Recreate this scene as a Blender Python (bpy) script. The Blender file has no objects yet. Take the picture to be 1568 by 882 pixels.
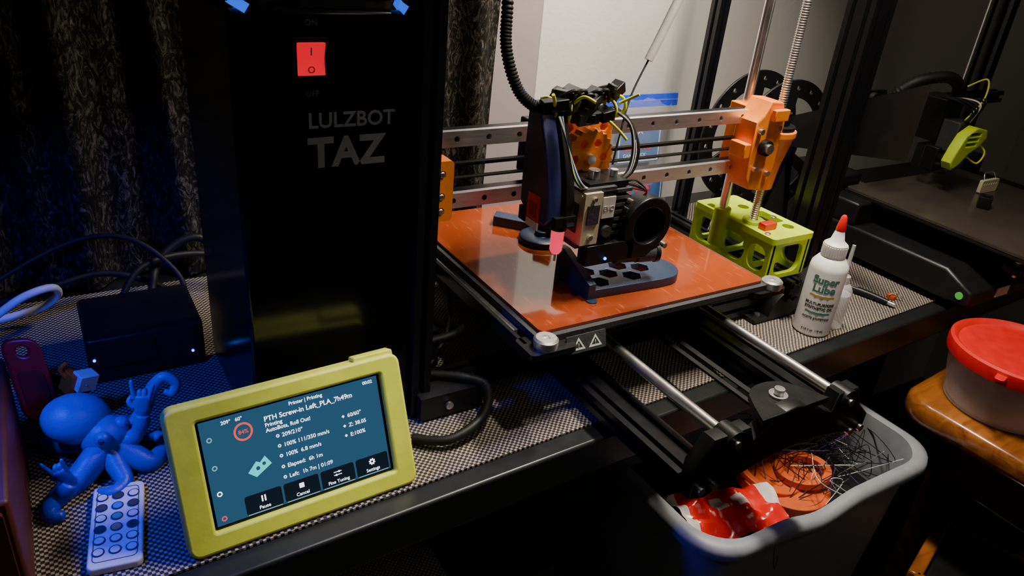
import bpy,bmesh,math,random
from mathutils import Vector,Matrix,Euler,noise
random.seed(7)
ZO=0.75
COL=bpy.context.scene.collection
V=Vector
# ------------------------------------------------------------------ materials
def mat(name,col,rough=.5,metal=0,var=.2,ns=60,bump=0,bs=300,emit=None,es=0,trans=0,coat=0,alpha=1,stretch=(1,1,1),ior=1.5,sheen=0,spec=.5):
    m=bpy.data.materials.new(name);m.use_nodes=True;nt=m.node_tree;N=nt.nodes;L=nt.links
    p=N['Principled BSDF']
    tc=N.new('ShaderNodeTexCoord');mp=N.new('ShaderNodeMapping');mp.inputs['Scale'].default_value=stretch
    L.new(tc.outputs['Object'],mp.inputs['Vector'])
    no=N.new('ShaderNodeTexNoise');no.inputs['Scale'].default_value=ns;no.inputs['Detail'].default_value=4
    L.new(mp.outputs[0],no.inputs['Vector'])
    mx=N.new('ShaderNodeMix');mx.data_type='RGBA'
    mx.inputs[6].default_value=(*[c*(1-var) for c in col],1);mx.inputs[7].default_value=(*[min(1,c*(1+var)) for c in col],1)
    L.new(no.outputs['Fac'],mx.inputs[0]);L.new(mx.outputs[2],p.inputs['Base Color'])
    mr=N.new('ShaderNodeMapRange');mr.inputs[3].default_value=max(.02,rough*.8);mr.inputs[4].default_value=min(1,rough*1.2)
    L.new(no.outputs['Fac'],mr.inputs[0]);L.new(mr.outputs[0],p.inputs['Roughness'])
    p.inputs['Metallic'].default_value=metal;p.inputs['IOR'].default_value=ior
    p.inputs['Specular IOR Level'].default_value=spec
    p.inputs['Transmission Weight'].default_value=trans;p.inputs['Coat Weight'].default_value=coat;p.inputs['Alpha'].default_value=alpha
    p.inputs['Sheen Weight'].default_value=sheen
    if emit: p.inputs['Emission Color'].default_value=(*emit,1);p.inputs['Emission Strength'].default_value=es
    if bump:
        n2=N.new('ShaderNodeTexNoise');n2.inputs['Scale'].default_value=bs;n2.inputs['Detail'].default_value=3
        L.new(mp.outputs[0],n2.inputs['Vector'])
        b=N.new('ShaderNodeBump');b.inputs['Strength'].default_value=bump;b.inputs['Distance'].default_value=.001
        L.new(n2.outputs['Fac'],b.inputs['Height']);L.new(b.outputs[0],p.inputs['Normal'])
    return m
def mathn(nt,op,a,b=None):
    n=nt.nodes.new('ShaderNodeMath');n.operation=op
    for i,x in enumerate((a,b)):
        if x is None: continue
        if isinstance(x,(int,float)): n.inputs[i].default_value=x
        else: nt.links.new(x,n.inputs[i])
    return n.outputs[0]
def mesh_mat(name,light=(.42,.35,.27),dark=(.012,.01,.01),pitch=.0056):
    m=bpy.data.materials.new(name);m.use_nodes=True;nt=m.node_tree;N=nt.nodes;L=nt.links;p=N['Principled BSDF']
    tc=N.new('ShaderNodeTexCoord');sx=N.new('ShaderNodeSeparateXYZ')
    no=N.new('ShaderNodeTexNoise');no.inputs['Scale'].default_value=25
    L.new(tc.outputs['Object'],no.inputs['Vector'])
    vm=N.new('ShaderNodeVectorMath');vm.operation='MULTIPLY_ADD';vm.inputs[1].default_value=(.0035,.0035,0)
    L.new(no.outputs['Color'],vm.inputs[0]);L.new(tc.outputs['Object'],vm.inputs[2]);L.new(vm.outputs[0],sx.inputs[0])
    k=2*math.pi/pitch
    a=mathn(nt,'SINE',mathn(nt,'MULTIPLY',sx.outputs[0],k));b=mathn(nt,'SINE',mathn(nt,'MULTIPLY',sx.outputs[1],k))
    h=mathn(nt,'MULTIPLY',a,b)
    mr=N.new('ShaderNodeMapRange');mr.inputs[1].default_value=-.25;mr.inputs[2].default_value=.35;L.new(h,mr.inputs[0])
    mx=N.new('ShaderNodeMix');mx.data_type='RGBA';mx.inputs[6].default_value=(*dark,1);mx.inputs[7].default_value=(*light,1)
    L.new(mr.outputs[0],mx.inputs[0]);L.new(mx.outputs[2],p.inputs['Base Color']);p.inputs['Roughness'].default_value=.75
    bp=N.new('ShaderNodeBump');bp.inputs['Strength'].default_value=.8;bp.inputs['Distance'].default_value=.0015
    L.new(mr.outputs[0],bp.inputs['Height']);L.new(bp.outputs[0],p.inputs['Normal'])
    return m
def wood_mat(name,c1,c2):
    m=mat(name,c1,.22,coat=.6);nt=m.node_tree;N=nt.nodes;L=nt.links;p=N['Principled BSDF']
    tc=N.new('ShaderNodeTexCoord');mp=N.new('ShaderNodeMapping');mp.inputs['Scale'].default_value=(1,7,7)
    mp.inputs['Rotation'].default_value=(0,0,.2)
    L.new(tc.outputs['Object'],mp.inputs[0])
    w=N.new('ShaderNodeTexNoise');w.inputs['Scale'].default_value=5;w.inputs['Detail'].default_value=8;w.inputs['Distortion'].default_value=1.2
    L.new(mp.outputs[0],w.inputs['Vector'])
    cr=N.new('ShaderNodeValToRGB');cr.color_ramp.elements[0].position=.35;cr.color_ramp.elements[1].position=.65
    cr.color_ramp.elements[0].color=(*c2,1);cr.color_ramp.elements[1].color=(*c1,1)
    L.new(w.outputs['Fac'],cr.inputs[0]);L.new(cr.outputs[0],p.inputs['Base Color']);return m
def curtain_mat():
    m=mat('velvet',(.02,.02,.02),.95,spec=.1);nt=m.node_tree;N=nt.nodes;L=nt.links;p=N['Principled BSDF']
    tc=N.new('ShaderNodeTexCoord');mp=N.new('ShaderNodeMapping');mp.inputs['Scale'].default_value=(1,1,.45);L.new(tc.outputs['Object'],mp.inputs[0])
    n=N.new('ShaderNodeTexNoise');n.inputs['Scale'].default_value=90;n.inputs['Detail'].default_value=10;n.inputs['Roughness'].default_value=.8;n.inputs['Distortion'].default_value=2.5
    L.new(mp.outputs[0],n.inputs['Vector'])
    cr=N.new('ShaderNodeValToRGB');cr.color_ramp.elements[0].position=.50;cr.color_ramp.elements[1].position=.70
    cr.color_ramp.elements[0].color=(.006,.0055,.005,1);cr.color_ramp.elements[1].color=(.17,.145,.115,1)
    L.new(n.outputs['Fac'],cr.inputs[0]);L.new(cr.outputs[0],p.inputs['Base Color']);return m
def bed_mat():
    m=mat('pei_sheet',(.42,.075,.022),.10,coat=.5);nt=m.node_tree;N=nt.nodes;L=nt.links;p=N['Principled BSDF']
    tc=N.new('ShaderNodeTexCoord');mp=N.new('ShaderNodeMapping');mp.inputs['Scale'].default_value=(5,6,1)
    L.new(tc.outputs['Object'],mp.inputs[0])
    n=N.new('ShaderNodeTexNoise');n.inputs['Scale'].default_value=1.5;n.inputs['Detail'].default_value=1;L.new(mp.outputs[0],n.inputs['Vector'])
    cr=N.new('ShaderNodeValToRGB');cr.color_ramp.elements[0].position=.35;cr.color_ramp.elements[1].position=.75
    cr.color_ramp.elements[0].color=(.225,.036,.009,1);cr.color_ramp.elements[1].color=(.33,.060,.015,1)
    L.new(n.outputs['Fac'],cr.inputs[0])
    # short scuff marks left by earlier prints
    m2=N.new('ShaderNodeMapping');m2.inputs['Scale'].default_value=(150,32,1);m2.inputs['Rotation'].default_value=(0,0,.1);L.new(tc.outputs['Object'],m2.inputs[0])
    n2=N.new('ShaderNodeTexNoise');n2.inputs['Scale'].default_value=1.4;n2.inputs['Detail'].default_value=1;L.new(m2.outputs[0],n2.inputs['Vector'])
    c2=N.new('ShaderNodeValToRGB');c2.color_ramp.elements[0].position=.62;c2.color_ramp.elements[1].position=.80
    c2.color_ramp.elements[0].color=(0,0,0,1);c2.color_ramp.elements[1].color=(.28,.28,.28,1);L.new(n2.outputs['Fac'],c2.inputs[0])
    mx=N.new('ShaderNodeMix');mx.data_type='RGBA';mx.inputs[7].default_value=(.62,.22,.11,1)
    L.new(c2.outputs[0],mx.inputs[0]);L.new(cr.outputs[0],mx.inputs[6]);L.new(mx.outputs[2],p.inputs['Base Color']);return m
M=dict(
 black=mat('black_plastic',(.008,.008,.009),.38,bump=.1,spec=.35),
 gloss=mat('black_gloss',(.003,.003,.0035),.2,spec=.35),
 anod=mat('black_anodised',(.008,.008,.010),.3,metal=.3),
 rubber=mat('rubber',(.007,.007,.007),.55,spec=.3),
 dgrey=mat('dark_grey',(.035,.035,.037),.6,bump=.5),
 fuzz=mat('insulation',(.12,.115,.11),.9,bump=1,bs=400,var=.7,ns=300),
 steel=mat('steel',(.92,.91,.89),.32,metal=1),
 alu=mat('aluminium',(.90,.89,.87),.42,metal=1,stretch=(1,20,20)),
 screw=mat('leadscrew',(.78,.77,.74),.38,metal=1),
 orange=mat('orange_pla',(.88,.22,.008),.42,bump=.15,bs=500),
 orange2=mat('orange_dark',(.62,.095,.014),.5),
 lime=mat('lime_pla',(.55,.74,.010),.45),
 limecase=mat('lime_case',(.74,.80,.06),.45,bump=.1),
 navy=mat('navy_pla',(.022,.024,.10),.4),
 navy2=mat('navy_print',(.018,.032,.068),.36,bump=.2,bs=800),
 blue=mat('blue_pla',(.003,.022,.50),.42,bump=.3,bs=500),
 red=mat('red_plastic',(.72,.010,.010),.4),
 dred=mat('dark_red',(.42,.010,.006),.45),
 white=mat('white_plastic',(.88,.87,.84),.4),
 offw=mat('label_white',(.7,.68,.62),.5),
 cream=mat('cream',(.68,.60,.38),.5),
 yellow=mat('yellow_zip',(.78,.85,.02),.45),
 beige=mat('beige_metal',(.72,.61,.42),.40,metal=.3),
 greybin=mat('bin_grey',(.25,.26,.285),.5),
 blueins=mat('blue_wire',(.02,.08,.5),.4),
 clear=mat('clear_plastic',(.8,.8,.8),.15,alpha=.12),
 tub=mat('tub_plastic',(.9,.87,.86),.3,alpha=.36),
 foil=mat('wrapper_red',(.75,.012,.008),.22),
 foilw=mat('wrapper_white',(.75,.72,.68),.25),
 textgrey=mat('print_grey',(.12,.12,.124),.5),
 dimgrey=mat('print_dim',(.05,.05,.05),.6),
 redglow=mat('switch_red',(.5,.0,.0),.3,emit=(1,.0,.025),es=.85),
 pinkglow=mat('probe_glow',(.9,.08,.16),.3,emit=(1,.04,.10),es=1.1),
 blueled=mat('blue_led',(.1,.2,1),.3,emit=(.03,.12,1),es=8),
 bluedim=mat('blue_glint_glow',(.05,.15,1),.3,emit=(.008,.12,1),es=1.1),  # emission imitates blue light caught on the tower's top corners
 table=mat('table_black',(.010,.0115,.012),.35),
 wall=mat('wall_paint',(.56,.535,.48),.85,var=.06,ns=6,bump=.4,bs=120),
 trim=mat('trim_paint',(.30,.25,.25),.6,var=.08,ns=6),
 ceil=mat('ceiling_paint',(.15,.15,.15),.9),
 floor=mat('floor_dark',(.02,.017,.014),.6),
 matm=mesh_mat('woven_liner'),
 wood=wood_mat('varnished_wood',(.40,.14,.028),(.19,.055,.009)),
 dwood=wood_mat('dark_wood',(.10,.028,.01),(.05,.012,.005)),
 owood=wood_mat('orange_wood',(.42,.14,.03),(.24,.07,.012)),
 curt=curtain_mat(),bed=bed_mat(),
 bedb=mat('build_plate_brown',(.048,.039,.032),.3,var=.4,ns=15),
 brown=mat('red_brown',(.10,.02,.012),.5),
 green=mat('sticker_green',(.1,.6,.08),.4,emit=(.1,.6,.08),es=.15),
 labelb=mat('card_blue',(.04,.12,.34),.4),zipblue=mat('zip_blue',(.03,.08,.70),.35),
 purple=mat('purple_strand',(.10,.04,.18),.4),
 remote=mat('remote_white',(.66,.64,.66),.45),
 labelg=mat('label_green',(.12,.30,.26),.5),labely=mat('label_yellow',(.6,.45,.12),.5),
)
def em(name,c,s=1): return mat(name,(.0,.0,.0),.3,emit=c,es=s)
M['ui_bg']=em('ui_background',(.022,.072,.135),1.25);M['ui_btn']=em('ui_button',(.006,.012,.02),.9);M['ui_txt']=em('ui_text',(.88,.94,1),2.4)
M['ui_cy']=em('ui_cyan',(.05,.8,.8),1.3);M['ui_red']=em('ui_red',(.9,.06,.06),1.4);M['ui_line']=em('ui_line',(.25,.5,.65),1.0)
# ------------------------------------------------------------------ builder
def frame(z,up=V((0,0,1))):
    z=V(z).normalized()
    if abs(z.dot(up))>.99: up=V((0,1,0))
    x=up.cross(z).normalized();y=z.cross(x);return Matrix((x,y,z)).transposed()
def mm(o,x,y,z):
    m=Matrix.Identity(4)
    for i,c in enumerate((x,y,z)):
        for j in range(3): m[j][i]=c[j]
    for j in range(3): m[j][3]=o[j]
    return m
def catmull(pts,res,cyc=False):
    pts=[V(p) for p in pts];n=len(pts)
    if n<3 and not cyc: 
        return [pts[0].lerp(pts[1],i/res) for i in range(res+1)]
    out=[];seg=n if cyc else n-1
    for i in range(seg):
        if cyc: p0,p1,p2,p3=[pts[(i+k)%n] for k in(-1,0,1,2)]
        else: p0,p1,p2,p3=pts[max(i-1,0)],pts[i],pts[i+1],pts[min(i+2,n-1)]
        for k in range(res):
            t=k/res
            out.append(.5*((2*p1)+(-p0+p2)*t+(2*p0-5*p1+4*p2-p3)*t*t+(-p0+3*p1-3*p2+p3)*t**3))
    if not cyc: out.append(pts[-1])
    return out
def rrect(x0,y0,x1,y1,r,n=6):
    o=[]
    for cx_,cy_,a in((x1-r,y1-r,0),(x0+r,y1-r,90),(x0+r,y0+r,180),(x1-r,y0+r,270)):
        for i in range(n+1):
            t=math.radians(a+90*i/n);o.append((cx_+r*math.cos(t),cy_+r*math.sin(t)))
    return o
def ngon(cx_,cy_,r,n,a0=0): return [(cx_+r*math.cos(a0+2*math.pi*i/n),cy_+r*math.sin(a0+2*math.pi*i/n)) for i in range(n)]
class B:
    def __init__(s): s.bm=bmesh.new();s.m=[]
    def mi(s,m):
        m=M[m]
        if m not in s.m: s.m.append(m)
        return s.m.index(m)
    def _fv(s,vs,m):
        i=s.mi(m)
        for f in {f for v in vs for f in v.link_faces}: f.material_index=i
    def box(s,c,sz,m,rot=None):
        R=rot if isinstance(rot,Matrix) else (Euler(rot).to_matrix() if rot else Matrix.Identity(3))
        T=Matrix.Translation(c)@R.to_4x4()@Matrix.Diagonal((*sz,1))
        s._fv(bmesh.ops.create_cube(s.bm,size=1,matrix=T)['verts'],m);return s
    def bb(s,x0,x1,y0,y1,z0,z1,m): return s.box(((x0+x1)/2,(y0+y1)/2,(z0+z1)/2),(x1-x0,y1-y0,z1-z0),m)
    def cyl(s,p0,p1,r,m,r2=None,seg=24):
        p0,p1=V(p0),V(p1);d=p1-p0
        T=Matrix.Translation((p0+p1)/2)@frame(d).to_4x4()
        s._fv(bmesh.ops.create_cone(s.bm,cap_ends=True,segments=seg,radius1=r,radius2=r if r2 is None else r2,depth=d.length,matrix=T)['verts'],m);return s
    def sph(s,c,r,m,sc=(1,1,1),rot=None,u=24,v=14):
        R=Euler(rot).to_matrix() if rot else Matrix.Identity(3)
        T=Matrix.Translation(c)@R.to_4x4()@Matrix.Diagonal((*sc,1))
        s._fv(bmesh.ops.create_uvsphere(s.bm,u_segments=u,v_segments=v,radius=r,matrix=T)['verts'],m);return s
    def tube(s,pts,r,m,seg=10,res=8,cyc=False,mod=None):
        P=catmull(pts,res,cyc);n=len(P);i0=s.mi(m);rings=[];nrm=None
        for i,p in enumerate(P):
            a=P[(i-1)%n] if (cyc or i) else P[0];b=P[(i+1)%n] if (cyc or i<n-1) else P[-1]
            t=(b-a).normalized()
            if nrm is None: nrm=t.orthogonal().normalized()
            nrm=(nrm-t*nrm.dot(t)).normalized();bi=t.cross(nrm)
            f=i/(n-1)
            if isinstance(r,(list,tuple)):
                q=f*(len(r)-1);k=min(int(q),len(r)-2);rr=r[k]+(r[k+1]-r[k])*(q-k)
            else: rr=r
            if mod: rr*=mod(i)
            rings.append([s.bm.verts.new(p+(nrm*math.cos(2*math.pi*k/seg)+bi*math.sin(2*math.pi*k/seg))*rr) for k in range(seg)])
        for i in range(n if cyc else n-1):
            A,C=rings[i],rings[(i+1)%n]
            for k in range(seg):
                f=s.bm.faces.new((A[k],A[(k+1)%seg],C[(k+1)%seg],C[k]));f.material_index=i0
        if not cyc:
            for R_ in (rings[0][::-1],rings[-1]): s.bm.faces.new(R_).material_index=i0
        return s
    def lathe(s,T,prof,m,seg=40):
        if not isinstance(T,Matrix): T=Matrix.Translation(T)
        i0=s.mi(m);rings=[]
        for r,z in prof:
            if r<1e-6: rings.append([s.bm.verts.new(T@V((0,0,z)))])
            else: rings.append([s.bm.verts.new(T@V((r*math.cos(2*math.pi*k/seg),r*math.sin(2*math.pi*k/seg),z))) for k in range(seg)])
        for A,C in zip(rings,rings[1:]):
            for k in range(seg):
                k2=(k+1)%seg
                vs=[A[k%len(A)],A[k2%len(A)],C[k2%len(C)],C[k%len(C)]];u=[]
                for v in vs:
                    if v not in u: u.append(v)
                if len(u)>2: s.bm.faces.new(u).material_index=i0
        return s
    def prism(s,poly,vec,m):
        i0=s.mi(m);a=[s.bm.verts.new(V(p)) for p in poly];b=[s.bm.verts.new(V(p)+V(vec)) for p in poly];n=len(a)
        s.bm.faces.new(a).material_index=i0;s.bm.faces.new(b[::-1]).material_index=i0
        for i in range(n): s.bm.faces.new((a[i],b[i],b[(i+1)%n],a[(i+1)%n])).material_index=i0
        return s
    def loft(s,rings,m,cap0=True,cap1=True):
        i0=s.mi(m);R=[[s.bm.verts.new(V(p)) for p in r] for r in rings]
        for A,C in zip(R,R[1:]):
            n=len(A)
            for k in range(n): s.bm.faces.new((A[k],A[(k+1)%n],C[(k+1)%n],C[k])).material_index=i0
        if cap0: s.bm.faces.new(R[0][::-1]).material_index=i0
        if cap1: s.bm.faces.new(R[-1]).material_index=i0
        return s
    def _curve(s,cu,T,m):
        ob=bpy.data.objects.new('tmp',cu);COL.objects.link(ob);dg=bpy.context.evaluated_depsgraph_get();ev=ob.evaluated_get(dg);me=ev.to_mesh()
        nv,nf=len(s.bm.verts),len(s.bm.faces);s.bm.from_mesh(me);ev.to_mesh_clear();bpy.data.objects.remove(ob);bpy.data.curves.remove(cu)
        s.bm.verts.ensure_lookup_table();s.bm.faces.ensure_lookup_table();i0=s.mi(m)
        for v in s.bm.verts[nv:]: v.co=T(v.co) if callable(T) else T@v.co
        for f in s.bm.faces[nf:]: f.material_index=i0
        return s
    def plate(s,outer,holes,th,T,m,bev=0):
        cu=bpy.data.curves.new('t','CURVE');cu.dimensions='2D';cu.fill_mode='BOTH';cu.extrude=th/2-bev
        if bev: cu.bevel_depth=bev;cu.bevel_resolution=2;cu.offset=-bev
        for poly in [outer]+holes:
            sp=cu.splines.new('POLY');sp.points.add(len(poly)-1);sp.use_cyclic_u=True
            for i,p in enumerate(poly): sp.points[i].co=(p[0],p[1],0,1)
        return s._curve(cu,T,m)
    def text(s,t,size,T,m,ext=.0002,al='LEFT',bold=0,sx=1):
        cu=bpy.data.curves.new('t','FONT');cu.body=t;cu.size=size;cu.extrude=ext;cu.align_x=al;cu.offset=bold*size;cu.resolution_u=3
        if sx!=1: cu.space_character=sx
        return s._curve(cu,T,m)
    def ext(s,p0,p1,w,h,m,side=V((1,0,0))):
        p0,p1=V(p0),V(p1);z=(p1-p0).normalized();x=(side-z*side.dot(z)).normalized();y=z.cross(x)
        def sidepts(L,o):
            n=max(1,round(L/.02));out=[]
            for i in range(n):
                c=-L/2+L*(i+.5)/n
                out+=[(c-.003,0),(c-.003,.002),(c-.0045,.0035),(c-.003,.006),(c+.003,.006),(c+.0045,.0035),(c+.003,.002),(c+.003,0)]
            return out
        pts=[]
        for L,D,ang in((w,h,0),(h,w,1),(w,h,2),(h,w,3)):
            a=ang*math.pi/2;ca,sa=round(math.cos(a)),round(math.sin(a))
            for (u,v) in [(-L/2,0)]+sidepts(L,0):
                X,Y=u,-D/2+v;pts.append((ca*X-sa*Y,sa*X+ca*Y))
        s.prism([p0+x*a+y*b for a,b in pts],p1-p0,m);return s
    def fin(s,name,par,bevel=0,ang=38,seg=2,sub=0):
        bmesh.ops.recalc_face_normals(s.bm,faces=s.bm.faces)
        me=bpy.data.meshes.new(name);loc=V(par['o'])
        for v in s.bm.verts: v.co-=loc
        s.bm.to_mesh(me);s.bm.free()
        for m in s.m: me.materials.append(m)
        me.polygons.foreach_set('use_smooth',[True]*len(me.polygons));me.set_sharp_from_angle(angle=math.radians(ang))
        ob=bpy.data.objects.new(name,me);COL.objects.link(ob);ob.parent=par
        if bevel:
            b=ob.modifiers.new('bevel','BEVEL');b.width=bevel;b.segments=seg;b.limit_method='ANGLE';b.angle_limit=math.radians(50)
        if sub:
            b=ob.modifiers.new('sub','SUBSURF');b.levels=sub;b.render_levels=sub
        return ob
def obj(name,loc):
    e=bpy.data.objects.new(name,None);e.location=(loc[0],loc[1],loc[2]+ZO);e.empty_display_size=.03;e['o']=tuple(loc);COL.objects.link(e);return e
def solo(b,name,loc,**k):
    e=obj(name,loc);ob=b.fin(name+'_mesh',e,**k);ob.parent=None;ob.location=e.location;nm=e.name;bpy.data.objects.remove(e);ob.name=nm;return ob
XZ=lambda y:mm((0,y,0),(1,0,0),(0,0,1),(0,-1,0))
YZ=lambda x:mm((x,0,0),(0,1,0),(0,0,1),(1,0,0))
XY=lambda z:Matrix.Translation((0,0,z))
# ------------------------------------------------------------------ room
b=B();b.bb(-1.4,1.9,-2.2,.52,-.78,-.75,'floor');solo(b,'floor',(0,0,-.75))
b=B();b.bb(-1.4,1.9,.50,.54,-.75,1.65,'wall');solo(b,'wall_back',(0,.5,0))
b=B();b.bb(1.86,1.9,-2.2,.50,-.75,1.65,'wall');solo(b,'wall_right',(1.88,0,0))
b=B();b.bb(-1.4,-1.36,-2.2,.50,-.75,1.65,'wall');solo(b,'wall_left',(-1.38,0,0))
b=B();b.bb(-1.4,1.9,-2.2,.52,1.65,1.69,'ceil');solo(b,'ceiling',(0,0,1.66))
b=B();b.bb(.10,.292,.488,.50,0,1.5,'trim');solo(b,'trim_1',(.2,.49,.0),bevel=.002)
# workbench
e=obj('workbench',(0,.2,-.02))
b=B();b.prism([(-1.2,-.105,-.045),(1.5,.02,-.045),(1.5,.49,-.045),(-1.2,.49,-.045)],(0,0,.0435),'table');b.fin('top',e,bevel=.003)
b=B()
for x,y in((-1.1,.0),(1.4,.1),(-1.1,.43),(1.4,.43)): b.bb(x-.025,x+.025,y-.025,y+.025,-.75,-.046,'table')
b.bb(-1.1,.12,.0,.44,-.245,-.225,'table');b.bb(-1.1,1.4,.42,.44,-.16,-.046,'table')
b.bb(-1.1,-1.08,.06,.44,-.6,-.046,'table')
b.fin('frame_and_shelf',e,bevel=.002)
# liner
b=B();ys=lambda x:-.028+.045*x
b.prism([(-1.0,ys(-1.0),-.001),(1.1,ys(1.1),-.001),(1.1,.44,-.001),(-1.0,.44,-.001)],(0,0,.0022),'matm');solo(b,'shelf_liner',(0,0,0))
b=B();b.bb(-.26,-.06,.004,.14,-.2245,-.222,'matm');solo(b,'shelf_liner',(-.2,.1,-.222))
# curtain
b=B();i0=b.mi('curt');nx,nz=260,14;rows=[]
for j in range(nz+1):
    z=.004+1.3*j/nz;row=[]
    for i in range(nx+1):
        x=-1.0+i/nx*(1.0+.205)
        f=1-.25*math.sin(z*2)
        y=.462+.016*math.sin(x*58+.8*math.sin(x*9))*f+.006*math.sin(x*133+z*3)
        row.append(b.bm.verts.new((x+.006*math.sin(z*5+x*20),y,z)))
    rows.append(row)
for A,C in zip(rows,rows[1:]):
    for i in range(nx): b.bm.faces.new((A[i],A[i+1],C[i+1],C[i])).material_index=i0
solo(b,'velvet_curtain',(-.3,.46,0),ang=180)
# ------------------------------------------------------------------ printer one
P=obj('desktop_3d_printer',(.15,.12,0))
b=B();b.bb(-.252,-.107,.062,.25,.004,.388,'gloss');b.fin('control_box',P,bevel=.003)
b=B();b.ext((-.096,.075,.003),(-.096,.075,.95),.02,.04,'anod');b.ext((-.096,.2,.003),(-.096,.2,.95),.02,.04,'anod')
b.ext((.53,.12,.003),(.53,.12,.95),.04,.04,'anod')
b.ext((.53,.37,.003),(.53,.37,.95),.02,.02,'anod')
b.ext((-.086,.12,.95),(.55,.12,.95),.02,.02,'anod',V((0,1,0)))
b.ext((-.085,.085,.018),(.51,.085,.018),.02,.02,'anod',V((0,1,0)))
b.ext((-.085,.37,.018),(.52,.37,.018),.02,.02,'anod',V((0,1,0)))
b.ext((.44,.05,.045),(.44,.36,.045),.02,.03,'anod')
b.fin('frame',P)
b=B()
b.text('LULZBOT',.0165,mm((-.198,.0615,.3015),(1,0,0),(0,0,1),(0,-1,0)),'textgrey',bold=.02,sx=1.0)
b.text('TAZ',.0325,mm((-.198,.0615,.2705),(1,0,0),(0,0,1),(0,-1,0)),'textgrey',bold=.035)
b.text('ON',.006,mm((-.198,.0615,.3775),(1,0,0),(0,0,1),(0,-1,0)),'dimgrey')
b.text('OFF',.006,mm((-.199,.0615,.326),(1,0,0),(0,0,1),(0,-1,0)),'dimgrey')
b.fin('lettering',P)
b=B();b.plate(rrect(-.208,.339,-.181,.369,.002),[rrect(-.205,.342,-.184,.366,.001)],.004,XZ(.061),'black')
b.prism([(-.2048,.062,.3422),(-.2048,.0585,.3422),(-.2048,.0605,.354),(-.2048,.0565,.3658),(-.2048,.062,.3658)],(.0206,0,0),'redglow')
b.text('I',.008,mm((-.1957,.0583,.357),(1,0,0),(0,-.1,1),(0,-1,0)),'dred');b.text('O',.007,mm((-.1975,.0588,.344),(1,0,0),(0,0,1),(0,-1,0)),'dred')
b.fin('rocker_switch',P)
b=B()
for k in range(9):
    y=.07+.02*k;b.tube([(-.25+.02*k,y,.396),(-.2,y+.01*math.sin(k),.40+.006*(k%3)),(-.12,y,.40+.01*(k%2)),(-.05,y+.01,.415+.01*(k%3)),(-.0,.12,.47)],.0048,'rubber')
b.bb(-.2,-.15,.065,.1,.389,.405,'black')
b.fin('top_cables',P)
b=B()
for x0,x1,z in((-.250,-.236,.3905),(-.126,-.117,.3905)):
    b.prism([(x0,.0605,z+.001),(x1-.004,.0605,z-.005),(x1,.0605,z+.001),(x1-.005,.0605,z+.004),(x0+.002,.0605,z+.006)],(0,.01,0),'bluedim')  # glowing slivers stand in for blue glints on the frame corners
b.fin('led_glints',P)
b=B()
for z in(.200,.263):
    hs=[ngon(x,z,.0030,12) for x in [-.07+.035*i for i in range(13)]]
    b.plate([(-.085,z-.0078),(.375,z-.0078),(.375,z+.0078),(-.085,z+.0078)],hs,.006,XZ(.127),'alu')
    b.bb(-.085,.375,.131,.145,z-.006,z+.006,'anod')
b.fin('linear_rails',P)
b=B();b.bb(-.08,.36,.128,.134,.221,.2225,'rubber');b.bb(-.08,.36,.128,.134,.236,.2375,'rubber');b.bb(-.08,.36,.142,.146,.229,.231,'rubber')
b.fin('drive_belt',P)
b=B();b.plate(rrect(-.084,.190,-.048,.25,.004),[ngon(-.060,.237,.004,12),ngon(-.060,.215,.004,12),ngon(-.060,.2,.004,12)],.02,XZ(.112),'orange')
for z in(.237,.215,.2): b.cyl((-.060,.105,z),(-.060,.101,z),.003,'steel')
b.fin('x_end_idler',P,bevel=.001)
b=B()
b.plate([(.350,.195),(.360,.178),(.385,.174),(.397,.2),(.397,.262),(.387,.285),(.366,.287),(.358,.270),(.349,.262)],[ngon(.368,.232,.006,16)],.034,XZ(.115),'orange',bev=.002)
b.bb(.37,.405,.132,.165,.185,.272,'orange');b.bb(.340,.352,.1,.125,.218,.236,'orange');b.bb(.368,.392,.090,.097,.264,.278,'orange')
b.lathe((.408,.118,0),[(.0,.170),(.0125,.170),(.0155,.2),(.0235,.238),(.0255,.240),(.0255,.247),(.006,.248)],'orange')
b.fin('x_end',P,bevel=.0012)
b=B();b.lathe((.408,.118,0),[(.006,.2475),(.0225,.2475),(.0225,.252),(.015,.253),(.015,.268),(.006,.268)],'black')
b.cyl((.368,.0975,.232),(.368,.090,.232),.0095,'black');b.cyl((.368,.091,.232),(.368,.086,.232),.006,'steel')
for x,z in((.356,.252),(.383,.198),(.360,.205),(.385,.255)): b.cyl((x,.0975,z),(x,.093,z),.0035,'steel')
b.fin('x_end_hardware',P)
b=B();b.cyl((.385,.152,.1),(.385,.152,.95),.006,'steel',seg=28)
b.cyl((-.06,.152,.04),(-.06,.152,.95),.006,'steel',seg=28);b.fin('z_smooth_rods',P)
b=B();b.tube([(.408,.118,.085),(.408,.118,.95)],.0055,'screw',seg=12,res=1200,mod=lambda i:1.0 if i%4<2 else .84);b.fin('z_lead_screw',P)
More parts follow.
